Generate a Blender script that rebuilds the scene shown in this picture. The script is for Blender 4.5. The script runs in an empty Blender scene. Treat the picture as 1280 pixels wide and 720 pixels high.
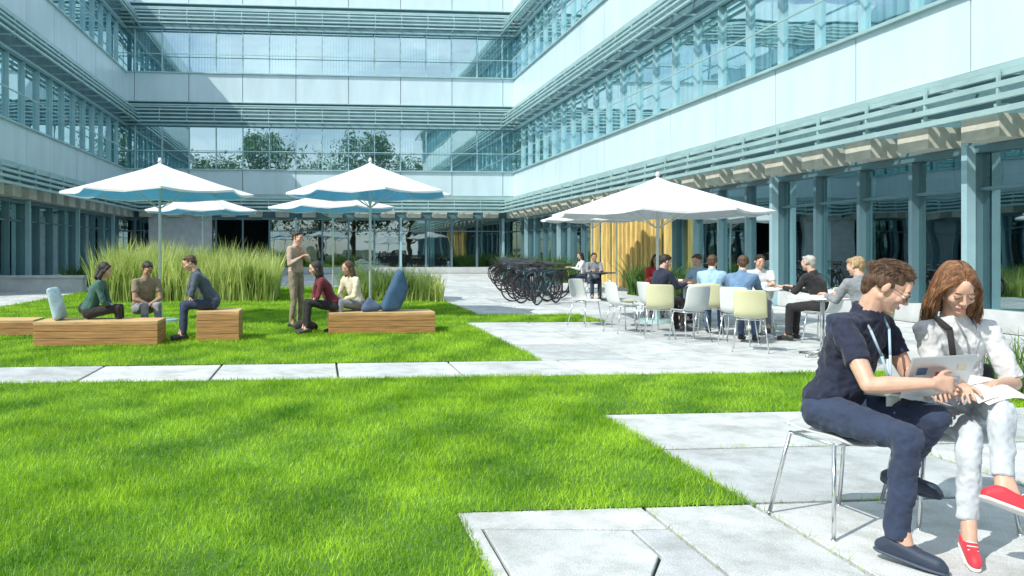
import bpy, bmesh, math, random
import numpy as np
from mathutils import Vector, Matrix
random.seed(7); rng=np.random.default_rng(7)
V=Vector
sc=bpy.context.scene
def link(o): sc.collection.objects.link(o); return o
# ---------------------------------------------------------------- materials
def pbr(name,col,rough=.6,metal=0,var=.12,vs=6,bump=0,bs=60,stretch=(1,1,1),spec=.5,trans=0,sheen=0,sss=0):
    m=bpy.data.materials.new(name); m.use_nodes=True; nt=m.node_tree; N=nt.nodes; Lk=nt.links
    b=N['Principled BSDF']; b.inputs['Roughness'].default_value=rough; b.inputs['Metallic'].default_value=metal
    b.inputs['Specular IOR Level'].default_value=spec
    if sheen: b.inputs['Sheen Weight'].default_value=sheen
    if sss: b.inputs['Subsurface Weight'].default_value=sss; b.inputs['Subsurface Radius'].default_value=(1,.35,.2); b.inputs['Subsurface Scale'].default_value=.008
    tc=N.new('ShaderNodeTexCoord'); mp=N.new('ShaderNodeMapping'); mp.inputs['Scale'].default_value=stretch
    Lk.new(tc.outputs['Object'],mp.inputs['Vector'])
    n=N.new('ShaderNodeTexNoise'); n.inputs['Scale'].default_value=vs; n.inputs['Detail'].default_value=5
    Lk.new(mp.outputs[0],n.inputs['Vector'])
    r=N.new('ShaderNodeValToRGB'); r.color_ramp.elements[0].position=.3; r.color_ramp.elements[1].position=.7
    r.color_ramp.elements[0].color=tuple(max(0,c*(1-var)) for c in col)+(1,)
    r.color_ramp.elements[1].color=tuple(min(1,c*(1+var)) for c in col)+(1,)
    Lk.new(n.outputs['Fac'],r.inputs[0]); Lk.new(r.outputs[0],b.inputs['Base Color'])
    if bump:
        n2=N.new('ShaderNodeTexNoise'); n2.inputs['Scale'].default_value=bs; n2.inputs['Detail'].default_value=4
        Lk.new(mp.outputs[0],n2.inputs['Vector'])
        bp=N.new('ShaderNodeBump'); bp.inputs['Strength'].default_value=bump; bp.inputs['Distance'].default_value=.02
        Lk.new(n2.outputs['Fac'],bp.inputs['Height']); Lk.new(bp.outputs[0],b.inputs['Normal'])
    if trans:
        t=N.new('ShaderNodeBsdfTranslucent'); Lk.new(r.outputs[0],t.inputs['Color'])
        mx=N.new('ShaderNodeMixShader'); mx.inputs[0].default_value=trans
        out=N['Material Output']; Lk.new(b.outputs[0],mx.inputs[1]); Lk.new(t.outputs[0],mx.inputs[2]); Lk.new(mx.outputs[0],out.inputs['Surface'])
    return m
def leafmat(name,c1,c2,trans=.35,ps=.5,mow=False):
    m=bpy.data.materials.new(name); m.use_nodes=True; nt=m.node_tree; N=nt.nodes; Lk=nt.links
    b=N['Principled BSDF']; b.inputs['Roughness'].default_value=.5; b.inputs['Specular IOR Level'].default_value=.3
    a=N.new('ShaderNodeAttribute'); a.attribute_name='rnd'
    tc=N.new('ShaderNodeTexCoord'); n=N.new('ShaderNodeTexNoise'); n.inputs['Scale'].default_value=ps; n.inputs['Detail'].default_value=6; n.inputs['Roughness'].default_value=.65
    Lk.new(tc.outputs['Object'],n.inputs['Vector'])
    ad=N.new('ShaderNodeMath'); ad.operation='MULTIPLY_ADD'; ad.inputs[1].default_value=.5; Lk.new(a.outputs['Fac'],ad.inputs[0])
    s=N.new('ShaderNodeMath'); s.operation='MULTIPLY_ADD'; s.inputs[1].default_value=2.4; s.inputs[2].default_value=-.95; Lk.new(n.outputs['Fac'],s.inputs[0])
    last=s.outputs[0]
    if mow:
        mp=N.new('ShaderNodeMapping'); mp.inputs['Rotation'].default_value=(0,0,.55); Lk.new(tc.outputs['Object'],mp.inputs['Vector'])
        w=N.new('ShaderNodeTexWave'); w.inputs['Scale'].default_value=.42; w.inputs['Distortion'].default_value=3.5; w.inputs['Detail'].default_value=3; w.inputs['Detail Scale'].default_value=1.2; Lk.new(mp.outputs[0],w.inputs['Vector'])
        q=N.new('ShaderNodeMath'); q.operation='MULTIPLY_ADD'; q.inputs[1].default_value=.36; Lk.new(w.outputs['Fac'],q.inputs[0]); Lk.new(last,q.inputs[2])
        q2=N.new('ShaderNodeMath'); q2.operation='SUBTRACT'; q2.inputs[1].default_value=.10; Lk.new(q.outputs[0],q2.inputs[0]); last=q2.outputs[0]
    Lk.new(last,ad.inputs[2])
    mx=N.new('ShaderNodeMix'); mx.data_type='RGBA'; mx.inputs[6].default_value=c1+(1,); mx.inputs[7].default_value=c2+(1,)
    Lk.new(ad.outputs[0],mx.inputs[0]); Lk.new(mx.outputs[2],b.inputs['Base Color'])
    t=N.new('ShaderNodeBsdfTranslucent'); Lk.new(mx.outputs[2],t.inputs['Color'])
    ms=N.new('ShaderNodeMixShader'); ms.inputs[0].default_value=trans
    Lk.new(b.outputs[0],ms.inputs[1]); Lk.new(t.outputs[0],ms.inputs[2]); Lk.new(ms.outputs[0],N['Material Output'].inputs['Surface'])
    return m
def glassmat(name,tint,refl,dif):
    m=bpy.data.materials.new(name); m.use_nodes=True; nt=m.node_tree; N=nt.nodes; Lk=nt.links
    N.remove(N['Principled BSDF'])
    g=N.new('ShaderNodeBsdfGlossy'); g.inputs['Roughness'].default_value=.012; g.inputs['Color'].default_value=(.78,.97,1,1)
    t=N.new('ShaderNodeBsdfTransparent'); t.inputs['Color'].default_value=tint+(1,)
    lw=N.new('ShaderNodeLayerWeight'); lw.inputs['Blend'].default_value=.35
    ma=N.new('ShaderNodeMath'); ma.operation='MULTIPLY_ADD'; ma.inputs[1].default_value=.95-refl; ma.inputs[2].default_value=refl; ma.use_clamp=True
    Lk.new(lw.outputs['Facing'],ma.inputs[0])
    tc=N.new('ShaderNodeTexCoord'); n=N.new('ShaderNodeTexNoise'); n.inputs['Scale'].default_value=.5; Lk.new(tc.outputs['Object'],n.inputs['Vector'])
    bp=N.new('ShaderNodeBump'); bp.inputs['Strength'].default_value=.12; bp.inputs['Distance'].default_value=.06; Lk.new(n.outputs['Fac'],bp.inputs['Height']); Lk.new(bp.outputs[0],g.inputs['Normal'])
    ms=N.new('ShaderNodeMixShader'); Lk.new(ma.outputs[0],ms.inputs[0]); Lk.new(t.outputs[0],ms.inputs[1]); Lk.new(g.outputs[0],ms.inputs[2])
    d=N.new('ShaderNodeBsdfDiffuse'); d.inputs['Color'].default_value=(.36,.82,.95,1)
    m2=N.new('ShaderNodeMixShader'); m2.inputs[0].default_value=dif; Lk.new(ms.outputs[0],m2.inputs[1]); Lk.new(d.outputs[0],m2.inputs[2])
    Lk.new(m2.outputs[0],N['Material Output'].inputs['Surface']); return m
M={}
M['panel']=pbr('panel_metal',(.60,.75,.81),.33,.1,.07,1.6,0,60,(1,1,.25))
M['frame']=pbr('window_frame',(.13,.23,.27),.4,.4,.06,3)
M['framel']=pbr('window_frame_light',(.38,.58,.65),.4,.3,.06,3)
M['rail']=pbr('louver_aluminium',(.42,.60,.61),.35,.35,.12,1.5)
M['dark']=pbr('spandrel',(.10,.20,.23),.6,0,.2,2)
M['block']=pbr('concrete_block',(.52,.52,.45),.8,0,.14,4,.2,30)
M['concrete']=pbr('plinth_concrete',(.50,.53,.54),.8,0,.12,3,.2,40)
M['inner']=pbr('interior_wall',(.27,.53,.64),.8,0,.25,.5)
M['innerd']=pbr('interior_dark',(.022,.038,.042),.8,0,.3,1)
M['curtain']=pbr('curtain',(.80,.90,.92),.8,0,.06,2)
M['glass']=glassmat('window_glass',(.74,.95,1),.60,.07)
M['glassg']=glassmat('window_glass_low',(.40,.62,.64),.32,.0)
M['chrome']=pbr('chrome',(.7,.72,.74),.2,.95,.05,5)
M['white']=pbr('white_paint',(.75,.77,.78),.5,0,.04,5)
# ---------------------------------------------------------------- mesh helpers
def setpar(o,p):
    o.parent=p; o.matrix_parent_inverse=Matrix.Translation(-V(p.location))
def empty(name,loc=(0,0,0)):
    e=bpy.data.objects.new(name,None); e.location=loc; e.empty_display_size=.2; return link(e)
def meshobj(name,verts,faces,mats,idx=None,parent=None,smooth=False):
    me=bpy.data.meshes.new(name); me.from_pydata([tuple(v) for v in verts],[],faces)
    if not isinstance(mats,(list,tuple)): mats=[mats]
    for m in mats: me.materials.append(m)
    if idx is not None: me.polygons.foreach_set('material_index',idx)
    if smooth: me.polygons.foreach_set('use_smooth',[True]*len(faces))
    me.update(); o=link(bpy.data.objects.new(name,me))
    if parent: setpar(o,parent)
    return o
class MB:
    def __init__(s): s.v=[];s.f=[];s.i=[]
    def box(s,x0,x1,y0,y1,z0,z1,T=None,mi=0):
        b=len(s.v); P=[(x0,y0,z0),(x1,y0,z0),(x1,y1,z0),(x0,y1,z0),(x0,y0,z1),(x1,y0,z1),(x1,y1,z1),(x0,y1,z1)]
        if T: P=[T(*p) for p in P]
        s.v+=P; s.f+=[(b,b+3,b+2,b+1),(b+4,b+5,b+6,b+7),(b,b+1,b+5,b+4),(b+1,b+2,b+6,b+5),(b+2,b+3,b+7,b+6),(b+3,b,b+4,b+7)]; s.i+=[mi]*6
    def tube(s,a,b_,r0,r1=None,n=8,mi=0,cap=True):
        a=V(a);b_=V(b_); r1=r0 if r1 is None else r1
        d=(b_-a).normalized(); x=d.orthogonal().normalized(); y=d.cross(x); k=len(s.v)
        for c,r in ((a,r0),(b_,r1)):
            for i in range(n):
                t=2*math.pi*i/n; s.v.append(tuple(c+x*(r*math.cos(t))+y*(r*math.sin(t))))
        for i in range(n):
            j=(i+1)%n; s.f.append((k+i,k+j,k+n+j,k+n+i)); s.i.append(mi)
        if cap:
            s.f.append(tuple(k+i for i in range(n))[::-1]); s.f.append(tuple(k+n+i for i in range(n))); s.i+=[mi,mi]
    def obj(s,name,mats,parent=None,smooth=False): return meshobj(name,s.v,s.f,mats,s.i,parent,smooth)
# ---------------------------------------------------------------- ground
ground=MB(); ground.v=[(-400,-400,-.06),(400,-400,-.06),(400,500,-.06),(-400,500,-.06)]; ground.f=[(0,1,2,3)]; ground.i=[0]
ground.obj('ground',pbr('ground_soil',(.07,.10,.04),.9,0,.3,.3,.3,3))
bed=MB(); bed.v=[(-10.6,-6,-.022),(11.15,-6,-.022),(11.15,44.9,-.022),(-10.6,44.9,-.022)]; bed.f=[(0,1,2,3)]; bed.i=[0]
bed.obj('pavement_bed',pbr('joint_soil',(.045,.055,.03),.95,0,.4,20,.4,60))
def pave(nm,c):
    m=pbr(nm,c,.75,0,.16,1.6,.3,110); nt=m.node_tree; N=nt.nodes; Lk=nt.links; b=N['Principled BSDF']
    src=b.inputs['Base Color'].links[0].from_socket; tc=N.new('ShaderNodeTexCoord')
    n=N.new('ShaderNodeTexNoise'); n.inputs['Scale'].default_value=140; n.inputs['Detail'].default_value=2; Lk.new(tc.outputs['Object'],n.inputs['Vector'])
    r=N.new('ShaderNodeValToRGB'); r.color_ramp.elements[0].position=.33; r.color_ramp.elements[1].position=.6; r.color_ramp.elements[0].color=(.72,.72,.70,1); Lk.new(n.outputs['Fac'],r.inputs[0])
    n3=N.new('ShaderNodeTexNoise'); n3.inputs['Scale'].default_value=4; n3.inputs['Detail'].default_value=8; n3.inputs['Roughness'].default_value=.7; Lk.new(tc.outputs['Object'],n3.inputs['Vector'])
    r3=N.new('ShaderNodeValToRGB'); r3.color_ramp.elements[0].position=.32; r3.color_ramp.elements[1].position=.55; r3.color_ramp.elements[0].color=(.68,.69,.65,1); Lk.new(n3.outputs['Fac'],r3.inputs[0])
    a=N.new('ShaderNodeMix'); a.data_type='RGBA'; a.blend_type='MULTIPLY'; a.inputs[0].default_value=1; Lk.new(src,a.inputs[6]); Lk.new(r.outputs[0],a.inputs[7])
    c_=N.new('ShaderNodeMix'); c_.data_type='RGBA'; c_.blend_type='MULTIPLY'; c_.inputs[0].default_value=1; Lk.new(a.outputs[2],c_.inputs[6]); Lk.new(r3.outputs[0],c_.inputs[7]); Lk.new(c_.outputs[2],b.inputs['Base Color'])
    return m
PM=[pave('concrete_slab_a',(.59,.63,.65)),pave('concrete_slab_b',(.51,.55,.58)),pave('concrete_slab_c',(.63,.66,.68))]
slab=MB()
def slabs(x0,x1,y0,y1,dx,dy,g=.013):
    nx=max(1,round((x1-x0)/dx)); ny=max(1,round((y1-y0)/dy)); dx=(x1-x0)/nx; dy=(y1-y0)/ny
    for i in range(nx):
        for j in range(ny):
            t=random.uniform(-.002,.002)
            slab.box(x0+i*dx+g,x0+(i+1)*dx-g,y0+j*dy+g,y0+(j+1)*dy-g,-.05,t,mi=random.choice([0,0,1,2]))
slabs(1.7,2.3,2.9,4.1,.6,1.2); slabs(1.7,11,-3,2.9,2.3,1.5); slabs(.7,1.7,-3,2.9,1,1.5)
slabs(2.3,11,2.9,4.1,1.74,1.2,.017); slabs(2.3,11,4.1,6.42,1.74,1.16,.02)
def poly(pts,z=0,mi=0):
    k=len(slab.v); n=len(pts); slab.v+=[(x,y,z) for x,y in pts]+[(x,y,-.05) for x,y in pts]
    slab.f.append(tuple(range(k,k+n))); slab.i.append(mi)
    for i in range(n):
        j=(i+1)%n; slab.f.append((k+j,k+i,k+n+i,k+n+j)); slab.i.append(mi)
poly([(.80,2.92),(1.36,2.92),(1.36,3.2),(1.5,3.44),(1.5,3.76),(.80,3.84)])
poly([(.71,2.92),(.785,2.92),(.785,3.855),(1.515,3.775),(1.69,3.775),(1.69,4.09),(.71,4.09)],mi=2)
poly([(1.375,2.92),(1.69,2.92),(1.69,3.76),(1.515,3.76),(1.515,3.43),(1.375,3.2)],mi=1)
slabs(-10.6,11,8.45,9.6,1.35,1.15)
slabs(2.7,11,9.6,14.7,1.2,1.7,.018); slabs(5.4,11,14.7,16.4,1.2,1.7); slabs(3.3,11,16.4,44.8,1.3,1.9,.02)
slabs(-10.6,3.3,29,44.8,1.5,1.9); slabs(-10.6,-7.5,9.6,29,1.5,1.6)
so=slab.obj('concrete_pavement',PM); bv=so.modifiers.new('b','BEVEL'); bv.width=.004; bv.segments=1
# lawns
lawnm=pbr('lawn_soil',(.07,.18,.02),.95,0,.35,1.3,.5,80)
LR=[(-40,.7,-12,8.43),(.7,2.3,4.1,8.43),(2.3,11.0,6.42,8.43),(-7.5,2.7,9.62,29),(2.7,3.3,16.42,29),(2.7,5.4,14.72,16.38),(-60,-10.75,8.43,23.8)]
lw=MB()
for i,(a,b,c,d) in enumerate(LR):
    k=len(lw.v); lw.v+=[(a,c,.0),(b,c,.0),(b,d,.0),(a,d,.0)]; lw.f.append((k,k+1,k+2,k+3)); lw.i.append(0)
lw.obj('lawn',lawnm)
def blades(name,rects,h,w,mat,tall=False,lean=.5,parent=None):
    X=[];Y=[];H=[]
    for (a,b,c,d,dens,hs) in rects:
        n=int((b-a)*(d-c)*dens); X.append(rng.uniform(a,b,n)); Y.append(rng.uniform(c,d,n)); H.append(np.full(n,float(hs)))
    X=np.concatenate(X);Y=np.concatenate(Y);H=np.concatenate(H); W=H
    n=len(X); mod=.85+.2*np.sin(X*2.1+1.3*np.sin(Y*1.7))*np.sin(Y*2.6+X)+.18*np.sin(X*9+3*np.sin(Y*5))*np.sin(Y*8+X*3)
    hh=h*rng.uniform(.45,1.35,n)*mod*(.7+.3*H); ww=w*rng.uniform(.7,1.3,n)*W
    a=rng.uniform(0,2*np.pi,n); l=rng.uniform(.1,lean,n)*hh; la=rng.uniform(0,2*np.pi,n)
    dx=np.cos(a)*ww/2; dy=np.sin(a)*ww/2; lx=np.cos(la)*l; ly=np.sin(la)*l; z0=-.002
    if not tall:
        v=np.stack([np.stack([X-dx,Y-dy,np.full(n,z0)],1),np.stack([X+dx,Y+dy,np.full(n,z0)],1),np.stack([X+lx,Y+ly,hh],1)],1).reshape(-1,3); k=3
        loops=np.arange(n*3); ls=np.arange(n)*3; nf=n
    else:
        m=.55
        v=np.stack([np.stack([X-dx,Y-dy,np.full(n,z0)],1),np.stack([X+dx,Y+dy,np.full(n,z0)],1),
          np.stack([X+dx*.8+lx*.3,Y+dy*.8+ly*.3,hh*m],1),np.stack([X-dx*.8+lx*.3,Y-dy*.8+ly*.3,hh*m],1),np.stack([X+lx,Y+ly,hh],1)],1).reshape(-1,3); k=5
        b=np.arange(n)*5; loops=np.stack([b,b+1,b+2,b+3,b+3,b+2,b+4],1).reshape(-1)
        ls=np.stack([np.arange(n)*7,np.arange(n)*7+4],1).reshape(-1); nf=2*n
    me=bpy.data.meshes.new(name); me.vertices.add(len(v)); me.vertices.foreach_set('co',v.astype(np.float32).reshape(-1))
    me.loops.add(len(loops)); me.loops.foreach_set('vertex_index',loops.astype(np.int32)); me.polygons.add(nf); me.polygons.foreach_set('loop_start',ls.astype(np.int32))
    me.update(calc_edges=True); me.validate()
    at=me.attributes.new('rnd','FLOAT','POINT'); at.data.foreach_set('value',np.repeat(rng.uniform(0,1,n),k).astype(np.float32))
    me.materials.append(mat); o=link(bpy.data.objects.new(name,me))
    if parent: setpar(o,parent)
    return o
gm=leafmat('grass_blade',(.08,.27,.008),(.46,.72,.045),.38,1.3,True)
R=[(-4,.73,2.2,5,8000,1),(-6.5,.73,5,8.45,5000,1.15),(-4,.73,.5,2.2,2500,1.2),(.69,2.33,4.07,8.45,6000,1.1),(2.29,9.5,6.39,8.45,4000,1.2),
   (-7.5,2.73,9.58,14,2600,1.6),(-7.5,2.71,14,20,1300,2.2),(-7.5,2.71,20,29,600,3),(2.7,3.3,16.4,29,800,2.5),(2.69,5.41,14.7,16.4,1800,1.8)]
for x in (4.04,5.78,7.52): R.append((x-.015,x+.015,2.9,6.4,1500,.8))
for y in (4.1,5.26): R.append((2.3,8,y-.015,y+.015,1300,.8))
R.append((1.69,1.71,2.9,4.1,1500,.7)); R.append((2.285,2.315,2.9,4.1,1500,.7))
blades('lawn_grass',R,.042,.0048,gm,lean=1.0)
tg=leafmat('tall_grass_blade',(.26,.38,.07),(.80,.86,.36),.48,1.2)
blades('ornamental_grass',[(-5.8,-1.2,21,24.5,1200,1)],1.2,.036,tg,True,.38)
blades('ornamental_grass',[(.6,3.2,20.5,22.5,1000,1)],.75,.03,tg,True,.5)
sm=leafmat('shrub_blade',(.03,.08,.02),(.12,.24,.05),.3,1)
blades('shrub',[(-9.5,-6.3,30,31.5,300,1)],.7,.04,sm,True,.7)
blades('shrub',[(9.3,10.6,22,23.6,350,1),(9.6,10.7,32,43,250,1)],.9,.05,sm,True,.8)
blades('shrub',[(6.1,9.8,6.6,7.5,500,1)],.42,.02,leafmat('shrub_blade2',(.05,.12,.03),(.2,.32,.08),.3,1),True,.8)
# ---------------------------------------------------------------- buildings
def wing(name,O,U,N,L,zo=0,skip=None,ends=(True,True),seed=1):
    rd=random.Random(seed); O=V(O);U=V(U);N=V(N)
    T=lambda s,d,z: tuple(O+U*s+N*d+V((0,0,z+zo)))
    par=empty(name,tuple(O+U*L/2)); mb={}
    def B(m,*a): mb.setdefault(m,MB()).box(*a,T=T)
    nb=round(L/1.45); bay=L/nb
    def pane(m,s0,s1,z0,z1,d=-.05):
        q=mb.setdefault(m,MB()); k=len(q.v); j=[rd.uniform(-.006,.006) for _ in range(3)]
        q.v+=[T(s0,d+j[0],z0),T(s1,d+j[1],z0),T(s1,d+j[1]+j[2],z1),T(s0,d+j[0]+j[2],z1)]; q.f.append((k,k+1,k+2,k+3)); q.i.append(0)
    sk=lambda s: skip and skip[0]<s<skip[1]
    for i in range(nb):
        s=i*bay
        if not sk(s+bay/2):
            B('concrete',s,s+bay,-.3,.12,0,.35); pane('glassg',s,s+bay,.35,3.0)
            B('frame',s+.05,s+bay-.05,-.08,.015,2.36,2.42)
            if rd.random()<.3:
                for k in range(5): B('curtain',s+.06+k*.1,s+.12+k*.1,-.34-.05*(k%2),-.3-.05*(k%2),.36,2.98)
        B('frame',s-.045,s+.045,-.12,.09,.352,3.0)
        if i%4==0: B('framel',s-.06,s+.06,.1,.26,.0,3.12)
        B('block',s+.36,s+bay-.36,.002,.62,3.13,3.50)
        B('rail',s-.02,s+.02,.003,1.02,3.52,3.57); B('rail',s-.02,s+.02,.003,.86,4.02,4.08); B('rail',s-.021,s+.021,.94,.985,3.4,4.1)
        for base in (5.8,11.12):
            pane('glass',s,s+bay,base,base+2.36); B('framel',s-.026,s+.026,-.1,.07,base,base+2.36)
            r=rd.random()
            if r<.72:
                w=bay/9; lo=base+(0 if rd.random()<.6 else 2.36*rd.uniform(.1,.5))
                for k in range(9):
                    if r<.3 and k>4: break
                    B('curtain',s+k*w+.02,s+k*w+w*.7,-.34-.06*(k%2),-.3-.06*(k%2),lo,base+2.3)
        for z in (8.34,13.66): B('rail',s-.02,s+.02,.003,.92,z,z+.05); B('rail',s-.02,s+.02,.003,.7,z+.66,z+.71); B('rail',s-.021,s+.021,.8,.84,z-.06,z+.55)
        if i%2==0:
            e=min(s+2*bay,L)
            for z0,z1 in ((4.4,5.73),(9.52,11.05),(14.92,16.0)): B('panel',s+.016,e-.016,-.1,.14,z0,z1)
    B('frame',0,L,-.3,.11,3.002,3.12)
    for z0,z1 in ((3.122,5.73),(8.17,11.05),(13.49,15.9)): B('dark',0,L,-.32,-.004,z0,z1)
    for z in (5.732,11.052): B('rail',0,L,-.1,.24,z,z+.066)
    for z in (6.75,12.05): B('rail',0,L,.30,.34,z,z+.04)
    for z in (4.33,9.46,14.86): B('rail',0,L,.0,.2,z,z+.05)
    for z in (8.175,13.5): B('framel',0,L,.0,.17,z,z+.09)
    for d,z in ((1.02,3.46),(1.02,3.66),(.95,3.86),(.86,4.04),(.68,4.18),(.4,4.26)): B('rail',0,L,d-.045,d+.045,z-.045,z+.045)
    for zb in (8.3,13.62):
        for d,z in ((.92,0),(.92,.2),(.84,.42),(.74,.64),(.55,.84),(.35,.98)): B('rail',0,L,d-.045,d+.045,zb+z-.035,zb+z+.035)
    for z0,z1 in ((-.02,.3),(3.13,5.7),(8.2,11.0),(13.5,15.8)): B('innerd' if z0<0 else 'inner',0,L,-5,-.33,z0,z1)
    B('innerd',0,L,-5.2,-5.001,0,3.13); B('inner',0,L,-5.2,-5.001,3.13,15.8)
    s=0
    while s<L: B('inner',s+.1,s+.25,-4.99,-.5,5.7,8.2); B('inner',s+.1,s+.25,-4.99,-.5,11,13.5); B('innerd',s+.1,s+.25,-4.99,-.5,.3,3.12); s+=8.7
    B('panel',0,L,-8,-5.21,0,16.05)
    B('panel',0,L,-5.2,-.1,15.82,15.95)
    if ends[0]: B('panel',-.25,-.003,-8,.16,0,16.1)
    if ends[1]: B('panel',L+.003,L+.25,-8,.16,0,16.1)
    nm={'concrete':'plinth','glassg':'shopfront_windows','glass':'windows','frame':'mullions','framel':'columns','block':'beam_ends','rail':'louvers','panel':'wall_panels','dark':'spandrels','inner':'floors','innerd':'interior','curtain':'curtains'}
    for m,q in mb.items(): q.obj(nm[m],M[m],par)
    return par,T
W1,_=wing('office_building',(11.2,1,0),(0,1,0),(-1,0,0),43.98,0,None,(True,False),3)
W2,_=wing('office_building',(-10.7,24,0),(0,1,0),(1,0,0),20.98,.0,None,(True,False),5)  # near end cut short out of view so sunlight reaches the lawn
W3,T3=wing('office_building',(-18.9,45,0),(1,0,0),(0,-1,0),38.1,.013,(13.0,16.6),(True,True),9)
q=MB(); q.box(9.6,13.0,.14,.34,0,3.2,T=T3); q.box(9.6,13.0,.12,.4,3.2,3.28,T=T3); q.obj('stone_wall',M['concrete'],W3)
y=24.2; q=MB()
while y<31.2:
    w=random.uniform(.10,.2); q.box(10.86-random.uniform(0,.1),10.99,y,y+w,.02,2.95); y+=w+random.uniform(.08,.6)
q.obj('timber_slat_screen',pbr('golden_timber',(.70,.50,.17),.5,0,.3,4,.2,20,(6,6,.5)))
q=MB(); q.box(-10.4,-7.6,26.5,27.0,0,.45); q.box(-10.45,-7.55,26.45,27.05,.452,.52); q.obj('low_wall',M['concrete'])
# ---------------------------------------------------------------- trees
bark=pbr('bark',(.12,.09,.06),.9,0,.3,6,.6,20); lf=leafmat('tree_leaf',(.03,.075,.012),(.12,.24,.035),.3,.6)
def treemesh(seed):
    r=np.random.default_rng(seed); rd=random.Random(seed); t=MB()
    t.tube((0,0,-.1),(0.1,0,2.2),.24,.19,10); t.tube((.1,0,2.2),(0,.15,5.5),.19,.09,8)
    cl=[]
    for i in range(70):
        a=rd.uniform(0,6.28); z=rd.uniform(2.6,9.3); R_=3.1*math.sqrt(max(.05,1-((z-5.6)/4.2)**2)); rr=R_*rd.uniform(.35,1.05)
        c=(math.cos(a)*rr,math.sin(a)*rr,z); cl.append(c)
        if i%4==0: t.tube((.05,.08,min(z*.55,5.0)),(c[0]*.85,c[1]*.85,c[2]),.06,.015,6)
    for c in cl:
        n=110; p=r.normal(0,.42,(n,3))+np.array(c); s=r.uniform(.07,.14,n)
        u=r.normal(size=(n,3)); u/=np.linalg.norm(u,axis=1)[:,None]; w=np.cross(u,r.normal(size=(n,3))); w/=np.linalg.norm(w,axis=1)[:,None]
        for i in range(n):
            k=len(t.v); a_=p[i]-u[i]*s[i]; b_=p[i]+w[i]*s[i]*.6; c_=p[i]+u[i]*s[i]; d_=p[i]-w[i]*s[i]*.6
            t.v+=[tuple(a_),tuple(b_),tuple(c_),tuple(d_)]; t.f.append((k,k+1,k+2,k+3)); t.i.append(1)
    me=bpy.data.meshes.new('tree'); me.from_pydata(t.v,[],t.f); me.materials.append(bark); me.materials.append(lf); me.polygons.foreach_set('material_index',t.i)
    at=me.attributes.new('rnd','FLOAT','POINT'); at.data.foreach_set('value',r.uniform(0,1,len(t.v)).astype(np.float32)); me.update(); return me
tm=[treemesh(1),treemesh(2)]
for i,(x,y,s) in enumerate([(-13,-16,1.4),(-6.5,-21,1.8),(0,-17,1.3),(5.5,-22,1.8),(12,-16,1.4),(19,-20,1.5),(-22,2,1.3),(-24,13,1.2),(-30,-8,1.5),(-20,20,.9)]):
    o=link(bpy.data.objects.new('tree',tm[i%2])); o.location=(x,y,0); o.scale=(s,s,s); o.rotation_euler=(0,0,i*1.7)
# ---------------------------------------------------------------- hull/remesh figures
bmi=bmesh.new(); bmesh.ops.create_icosphere(bmi,subdivisions=2,radius=1); ICO=[v.co.copy() for v in bmi.verts]; bmi.free()
def E(c,r,B=None):
    c=V(c)
    if not isinstance(r,(tuple,list)): return [c+p*r for p in ICO]
    if B is None: return [c+V((p.x*r[0],p.y*r[1],p.z*r[2])) for p in ICO]
    return [c+B[0]*(p.x*r[0])+B[1]*(p.y*r[1])+B[2]*(p.z*r[2]) for p in ICO]
def Dk(c,n,r):
    c=V(c); n=V(n).normalized(); x=n.orthogonal().normalized(); y=n.cross(x)
    return [c+x*(r*math.cos(t*math.pi/8))+y*(r*math.sin(t*math.pi/8)) for t in range(16)]
def hull(pts,VS,FS):
    bm=bmesh.new()
    for p in pts: bm.verts.new(p)
    bmesh.ops.convex_hull(bm,input=bm.verts[:],use_existing_faces=False)
    mp={}
    for f in bm.faces:
        ids=[]
        for v in f.verts:
            if v not in mp: mp[v]=len(VS); VS.append(tuple(v.co))
            ids.append(mp[v])
        FS.append(tuple(ids))
    bm.free()
ctex=bpy.data.textures.new('cloth_folds','CLOUDS'); ctex.noise_scale=.075
ctex2=bpy.data.textures.new('cloth_creases','CLOUDS'); ctex2.noise_scale=.045; ctex2.noise_type='HARD_NOISE'; ctex2.noise_depth=1
htex=bpy.data.textures.new('hair_tufts','CLOUDS'); htex.noise_scale=.025
def figure(name,hulls,mat,parent,vox=.012,smooth=4,disp=0,tex=None,remesh=True):
    VS=[];FS=[]
    for h in hulls: hull(h,VS,FS)
    o=meshobj(name,VS,FS,mat,None,parent,True)
    if remesh:
        m=o.modifiers.new('r','REMESH'); m.mode='VOXEL'; m.voxel_size=vox; m.use_smooth_shade=True
        if smooth: s=o.modifiers.new('s','SMOOTH'); s.factor=.5; s.iterations=smooth
        if disp: d=o.modifiers.new('d','DISPLACE'); d.texture=tex or ctex; d.strength=disp; d.mid_level=.5; d.texture_coords='LOCAL'
        if disp and tex is None: d=o.modifiers.new('d2','DISPLACE'); d.texture=ctex2; d.strength=-disp*.42; d.mid_level=.3; d.texture_coords='LOCAL'
    return o
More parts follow.
